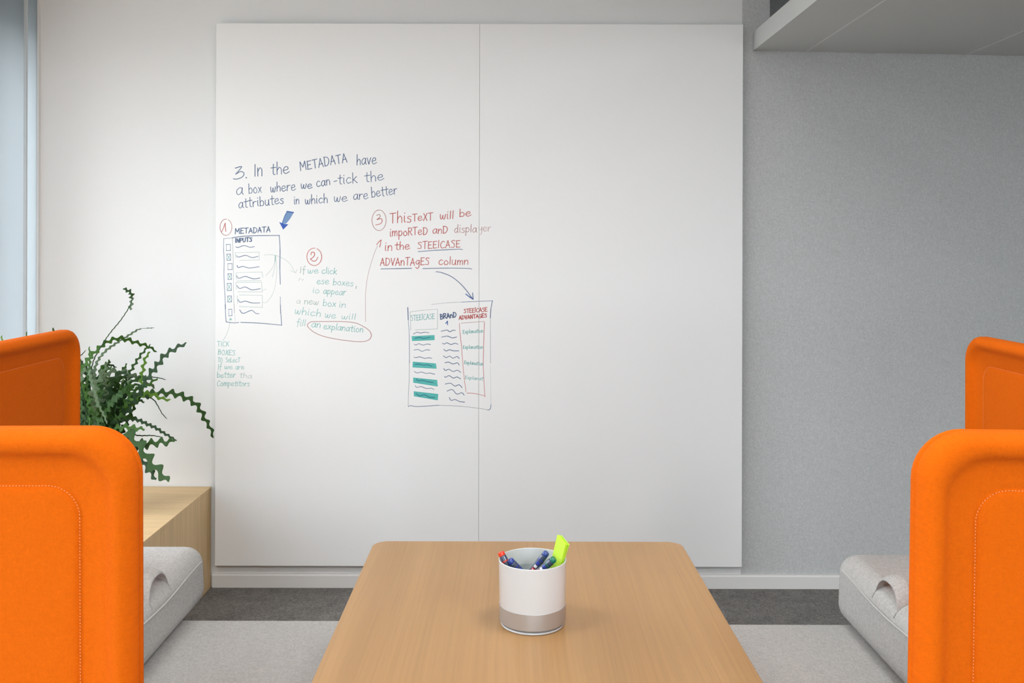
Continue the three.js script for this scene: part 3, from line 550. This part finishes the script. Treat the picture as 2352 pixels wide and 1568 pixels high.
function stitchGeometry(w, h, side) {         // small thread stitches along the seam of one face
  const d = 0.0778, p = roundRect(w - 2 * d, h - 2 * d, 0.0435, 40), list = [];
  let acc = 0;
  const one = new THREE.CapsuleGeometry(0.00055, 0.0014, 2, 5).rotateZ(Math.PI / 2);
  for (let i = 0; i < p.length; i++) {
    const a = p[i], b = p[(i + 1) % p.length], L = Math.hypot(b[0] - a[0], b[1] - a[1]);
    while (acc < L) { const t = acc / L; list.push(one.clone().rotateZ(Math.atan2(b[1] - a[1], b[0] - a[0]) + 0.25).translate(lerp(a[0], b[0], t), lerp(a[1], b[1], t) + h / 2, side * 0.0100)); acc += 0.0044; }
    acc -= L;
  }
  return join(list);
}
function screen(name, parent, w, h, pos, turn, lean, faces) {
  const s = put(name, screenGeometry(w, h), M.orange, parent);
  s.position.set(...pos); s.rotation.set(0, turn, lean);
  for (const f of faces) { const st = put('stitching', stitchGeometry(w, h, f), M.stitch, s); st.userData.kind = 'stuff'; }
  return s;
}
// a sofa along z: its seat faces the table, its back screen stands at the outer side, a wing screen closes its near end
function sofa(name, label, side, cfg) {
  const { xBack, xWing, zWing, zEnd, zSeat, xFront, lean } = cfg, H = 1.302, y0 = 0.10, h = H - y0;
  const t = thing(name, label, 'sofa', [side * xBack, 0, (zWing + zEnd) / 2]);
  const ox = -side * xBack, oz = -(zWing + zEnd) / 2;
  const zs = zWing - 0.03;                                   // the back meets the wing
  screen('back_screen', t, zs - zEnd, h, [0, y0, (zs + zEnd) / 2 + oz], side > 0 ? -Math.PI / 2 : Math.PI / 2, 0, [1]);
  const x0 = xBack + 0.03, wlen = x0 - xWing;
  screen('wing_screen', t, wlen, h, [side * (xWing + x0) / 2 + ox, y0, zWing + oz], 0, lean, [1]);
  const a = side * xFront + ox, b = side * (xBack - 0.028) + ox;
  put('seat', span(Math.min(a, b), Math.max(a, b), 0.255, 0.417, zSeat + oz, zs + oz, 0.028), M.felt, t);
  put('plinth', span(Math.min(a, b) + 0.04, Math.max(a, b) - 0.02, 0.12, 0.254, zSeat + 0.05 + oz, zs - 0.02 + oz, 0.006), M.felt, t);
  for (const [fx, fz] of [[0.1, 0.1], [0.9, 0.1], [0.1, 0.9], [0.9, 0.9]]) put('leg', new THREE.CylinderGeometry(0.016, 0.013, 0.122, 16).translate(lerp(a, b, fx), 0.061, lerp(zSeat, zs, fz) + oz), M.steel, t);
  return t;
}
sofa('lounge_sofa', 'orange felt screened lounge sofa with grey seat beside the window bench', -1, { xBack: 1.30, xWing: 0.489, zWing: -1.27, zEnd: -2.81, zSeat: -2.85, xFront: 0.45, lean: 0.006 });
sofa('lounge_sofa_001', 'orange felt screened lounge sofa with grey seat beside the bare grey wall', 1, { xBack: 1.33, xWing: 0.530, zWing: -1.249, zEnd: -2.667, zSeat: -2.83, xFront: 0.56, lean: -0.013 });

// loose bolsters against the backs, with a seam and a grab loop over the front edge
function bolster(name, label, side, xf, xb, z0, z1, zh, Hb) {
  const y0 = 0.418, L = z1 - z0, W = xb - xf, R = 0.06, zl = zh - (z0 + z1) / 2, hz = 0.072;
  const t = thing(name, label, 'cushion', [side * (xf + xb) / 2, y0, (z0 + z1) / 2]);
  const fx = -side * W / 2, D = (d) => fx + side * d;      // d metres behind the front face
  let g = mergeVertices(new RoundedBoxGeometry(W, Hb, L, 10, R).deleteAttribute('uv').deleteAttribute('normal'), 1e-5);
  const p = g.attributes.position;
  for (let i = 0; i < p.count; i++) {                     // soft stuffing: crowned top, slightly slack front
    const x = p.getX(i) / (W / 2), y = p.getY(i) / (Hb / 2), z = p.getZ(i) / (L / 2);
    if (y > 0) p.setY(i, p.getY(i) + 0.010 * (1 - x * x) * (1 - z * z * z * z) * y);
    p.setX(i, p.getX(i) + 0.004 * Math.sin(z * 9 + y * 2) * (1 - y * y) * Math.sign(x));
  }
  g.translate(0, Hb / 2, 0); g.computeVertexNormals();
  // two slits above the seam, which the ends of the grab loop go into
  g.setAttribute('uv', new THREE.Float32BufferAttribute(new Float32Array(g.attributes.position.count * 2), 2));
  const ev = new Evaluator(); ev.useGroups = false;
  let body = new Brush(g); body.updateMatrixWorld();
  for (const e of [-1, 1]) {
    const cut = new Brush(new THREE.BoxGeometry(0.06, 0.095, 0.005)); cut.position.set(D(0.016), Hb + 0.010, zl + e * hz); cut.updateMatrixWorld();
    body = ev.evaluate(body, cut, SUBTRACTION); body.updateMatrixWorld();
  }
  put('cover', uvBox(body.geometry), M.felt, t);
  // seam along the front, turning up at the far end
  const q = [];
  for (let i = 0; i <= 40; i++) { const u = i / 40, z = lerp(L / 2 - 0.065, -L / 2 + 0.062, u), y = Hb - 0.045 + 0.003 * Math.sin(u * 14); q.push(new THREE.Vector3(D(seamDepth(y) + 0.0002) + 0.004 * Math.sin(z / (L / 2) * 9) * -side * 0.6, y, z)); }
  function seamDepth(y) { const c = Hb - R; return y > c ? R - Math.sqrt(R * R - (y - c) * (y - c)) : 0; }
  put('seam', new THREE.TubeGeometry(new THREE.CatmullRomCurve3(q), 160, 0.0028, 6), M.feltPipe, t);
  // grab loop: a band along the top front edge, bowed off it between the slits
  const n = 40, m = 8, pos = [], idx = [], th = 0.005, hw = 0.019;
  for (let i = 0; i <= n; i++) {
    const u = i / n * 2 - 1, o = 0.062 * Math.pow(Math.max(0, 1 - Math.pow(Math.abs(u), 2.4)), 0.55), z = zl + u * (hz + 0.001);
    for (const f of [th / 2, -th / 2]) for (let j = 0; j <= m; j++) {
      const v = j / m * 2 - 1, bend = -0.003 * v * v, off = o + bend + f;
      pos.push(D(0.032 + 0.94 * hw * v + 0.12 * off), Hb - 0.020 + off + 0.34 * hw * v, z);
    }
  }
  const row = 2 * (m + 1), ring = [];
  for (let j = 0; j <= m; j++) ring.push(j);
  for (let j = m; j >= 0; j--) ring.push(m + 1 + j);
  for (let i = 0; i < n; i++) for (let j = 0; j < row; j++) { const a = i * row + ring[j], b2 = i * row + ring[(j + 1) % row], c = a + row, d = b2 + row; side > 0 ? idx.push(a, c, b2, b2, c, d) : idx.push(a, b2, c, b2, d, c); }
  const hg = new THREE.BufferGeometry();
  hg.setAttribute('position', new THREE.Float32BufferAttribute(pos, 3)); hg.setIndex(idx);
  put('grab_loop', uvBox(toCreasedNormals(hg, 0.9)), M.felt, t);
  return t;
}
bolster('bolster_cushion', 'long grey felt bolster with grab loop beside the window bench', -1, 0.945, 1.262, -2.985, -1.34, -2.595, 0.186);
bolster('bolster_cushion_001', 'long grey felt bolster with grab loop beside the bare grey wall', 1, 1.005, 1.292, -2.875, -1.32, -2.51, 0.202);

// ------------------------------------------------------------------ table
const TY = 0.74;
{
  const x0 = -0.36, x1 = 0.480, z0 = -2.57, z1 = -1.05, w = x1 - x0, d = z1 - z0;
  const t = thing('table', 'rectangular oak veneer meeting table with rounded corners', 'table', [(x0 + x1) / 2, 0, (z0 + z1) / 2]);
  const s = new THREE.Shape(roundRect(w, d, 0.042, 10).map(([x, y]) => new THREE.Vector2(x, y)));
  const g = new THREE.ExtrudeGeometry(s, { depth: 0.022, bevelEnabled: true, bevelThickness: 0.0015, bevelSize: 0.0015, bevelOffset: -0.0015, bevelSegments: 2 }).rotateX(-Math.PI / 2).translate(0, TY - 0.0235, 0);
  const top = put('tabletop', uvBox(g), M.oak, t);
  const e = new THREE.ExtrudeGeometry(new THREE.Shape(roundRect(w - 0.02, d - 0.02, 0.035, 8).map(([x, y]) => new THREE.Vector2(x, y))), { depth: 0.004, bevelEnabled: false }).rotateX(-Math.PI / 2).translate(0, TY - 0.0292, 0);
  put('under_board', e, M.oakEdge, t);
  for (const z of [-0.45, 0.45]) {
    put('column', new THREE.CylinderGeometry(0.035, 0.035, 0.69, 24).translate(0, 0.02 + 0.345, z), M.steel, t);
    put('foot', span(-0.28, 0.28, 0, 0.022, z - 0.04, z + 0.04, 0.006), M.steel, t);
    put('bracket', span(-0.25, 0.25, TY - 0.045, TY - 0.0294, z - 0.03, z + 0.03, 0.003), M.steel, t);
  }
}

// ------------------------------------------------------------------ cup and what stands in it
const CX = 0.058, CZ = -2.014, CY = TY + 0.0003;
{
  const t = thing('desk_cup', 'round white plastic desk cup with brushed silver band on the oak table', 'pen cup', [CX, CY, CZ]);
  const lathe = (p, seg = 96) => new THREE.LatheGeometry(p.map(([x, y]) => new THREE.Vector2(x, y)), seg);
  put('shell', lathe([[0.0, 0.010], [0.0675, 0.010], [0.0702, 0.0125], [0.0708, 0.045], [0.0728, 0.1365], [0.0724, 0.1378], [0.0712, 0.1382], [0.0700, 0.1374], [0.0682, 0.10], [0.0668, 0.016], [0.0, 0.0145]]), M.plastic, t);
  put('silver_band', lathe([[0.0703, 0.0095], [0.0712, 0.0098], [0.0718, 0.0435], [0.0710, 0.0440], [0.0703, 0.0436]]), M.cupBand, t);
  put('liner', lathe([[0.0655, 0.0165], [0.0668, 0.016], [0.0676, 0.104], [0.0662, 0.1045], [0.0655, 0.0165]]), M.liner, t);
  put('foot_ring', lathe([[0.0630, 0.0005], [0.0672, 0], [0.0684, 0.0015], [0.0684, 0.0042], [0.0660, 0.0046], [0.0630, 0.0046], [0.0630, 0.0005]]), M.plastic, t);
  put('foot_core', lathe([[0, 0.0044], [0.0665, 0.0044], [0.0668, 0.0098], [0, 0.0098]]), M.clear, t);
}
function labelTexture(stripe) {
  const cv = document.createElement('canvas'); cv.width = 512; cv.height = 256;
  const c = cv.getContext('2d');
  cv.height = 384;
  c.fillStyle = '#3d4757'; c.fillRect(0, 0, 512, 384);
  for (let r = 0; r < 3; r++) {
    const y = r * 128;
    c.fillStyle = '#b8293a'; c.fillRect(90, y + 4, 230, 70);
    c.save(); c.translate(205, y + 36); c.rotate(Math.PI);
    c.fillStyle = '#ffffff'; c.font = 'bold 58px sans-serif'; c.textAlign = 'center'; c.textBaseline = 'middle'; c.fillText('edding', 0, 0); c.restore();
    c.fillStyle = '#e3e7ec'; c.fillRect(334, y + 8, 50, 58);
    c.fillStyle = '#2c3f9c'; c.fillRect(400, y, 64, 74);
    c.fillStyle = stripe; c.fillRect(490, y, 22, 128);
    c.fillStyle = '#9aa5b4'; for (let i = 0; i < 4; i++) c.fillRect(250, y + 84 + i * 10, 150 + 30 * ((i * 7) % 3), 3);
  }
  const t = new THREE.CanvasTexture(cv);
  t.colorSpace = THREE.SRGBColorSpace; t.wrapS = t.wrapT = THREE.RepeatWrapping;
  return t;
}
function marker(name, label, color, css, top, foot, spin) {
  const A = new THREE.Vector3(...foot), Bv = new THREE.Vector3(...top), L = A.distanceTo(Bv);
  const t = thing(name, label, 'marker', [CX + A.x, CY + A.y, CZ + A.z], 'markers in the desk cup');
  t.quaternion.setFromUnitVectors(new THREE.Vector3(0, 1, 0), Bv.clone().sub(A).normalize());
  t.rotateY(spin);
  const lathe = (p) => new THREE.LatheGeometry(p.map(([x, y]) => new THREE.Vector2(x, y)), 28);
  const plug = std({ color: lin(...color), roughness: 0.3, clearcoat: 0.3 });
  put('cap', lathe([[0, 0], [0.0062, 0], [0.0072, 0.002], [0.0082, 0.045], [0.0078, 0.047], [0, 0.047]]), plug, t);
  put('barrel', lathe([[0, 0.047], [0.0072, 0.047], [0.0076, 0.05], [0.0076, L - 0.011], [0.0070, L - 0.0095], [0, L - 0.0095]]), std({ color: lin(0.05, 0.075, 0.13), roughness: 0.25, clearcoat: 0.6 }), t);
  const wrap = new THREE.CylinderGeometry(0.00775, 0.00775, L - 0.075, 28, 1, true).toNonIndexed(), uv = wrap.attributes.uv;
  for (let i = 0; i < uv.count; i++) uv.setXY(i, uv.getY(i), 1 - uv.getX(i));
  put('printed_wrap', wrap.translate(0, 0.055 + (L - 0.075) / 2, 0), std({ map: labelTexture(css), roughness: 0.3 }), t);
  put('end_plug', lathe([[0, L - 0.0098], [0.0068, L - 0.0098], [0.0072, L - 0.008], [0.0072, L - 0.004], [0.0058, L - 0.0006], [0.0050, L], [0, L]]), plug, t);
  return t;
}
marker('marker_pen', 'whiteboard marker with red end plug leaning over the cup rim', [0.78, 0.045, 0.015], '#c23022', [-0.069, 0.155, 0.008], [0.002, 0.0245, 0.046], 0.6);
marker('marker_pen_001', 'whiteboard marker with blue end plug beside the red one', [0.02, 0.045, 0.26], '#22359a', [-0.050, 0.1445, 0.026], [0.047, 0.040, 0.020], 2.2);
marker('marker_pen_002', 'whiteboard marker with blue end plug next to the green one', [0.02, 0.05, 0.24], '#22359a', [0.032, 0.148, -0.012], [-0.050, 0.038, -0.022], 1.1);
marker('marker_pen_003', 'whiteboard marker with green end plug below the yellow notes', [0.0, 0.16, 0.10], '#0d6f5a', [0.0475, 0.144, 0.016], [-0.046, 0.056, -0.002], 3.0);
{
  const neon = std({ color: lin(0.62, 0.95, 0.07), roughness: 0.75 }), neonEdge = std({ color: lin(0.50, 0.86, 0.03), roughness: 0.85 });
  const padAt = (name, label, corner, u, w, hu, hw, th) => {
    const U = new THREE.Vector3(...u).normalize(), Wd = new THREE.Vector3(...w), W = Wd.sub(U.clone().multiplyScalar(Wd.dot(U))).normalize(), Nn = new THREE.Vector3().crossVectors(U, W);
    const A = new THREE.Vector3(...corner), foot = A.clone().addScaledVector(U, -hu).addScaledVector(W, hw / 2);
    const t = thing(name, label, 'sticky notes', [CX + foot.x, CY + foot.y, CZ + foot.z]);
    t.quaternion.setFromRotationMatrix(new THREE.Matrix4().makeBasis(W, U, W.clone().cross(U)));
    const s = W.clone().cross(U).dot(Nn) > 0 ? 1 : -1;                 // sheets go back from the seen face
    const sheet = (d0, d1, bend) => {
      const g = new THREE.BoxGeometry(hw, hu, d1 - d0, 1, 14, 1), p = g.attributes.position;
      g.translate(0, hu / 2, s * (d0 + d1) / 2);
      for (let i = 0; i < p.count; i++) { const k = Math.max(0, p.getY(i) / hu - 0.45); p.setZ(i, p.getZ(i) + s * bend * k * k); }
      g.computeVertexNormals();
      return g;
    };
    put('pad', sheet(0, th * 0.8, 0), neonEdge, t);
    put('top_sheet', sheet(-0.0006, -0.0001, 0), neon, t);
    put('back_sheet', sheet(th * 0.8 + 0.0002, th, 0.012), neon, t);
  };
  padAt('sticky_notes', 'neon yellow green sticky note pad standing upright in the cup', [0.0545, 0.184, -0.016], [.2, .96, .18], [.385, -.256, .9], 0.10, 0.040, 0.006);
}

renderer.render(scene, camera);
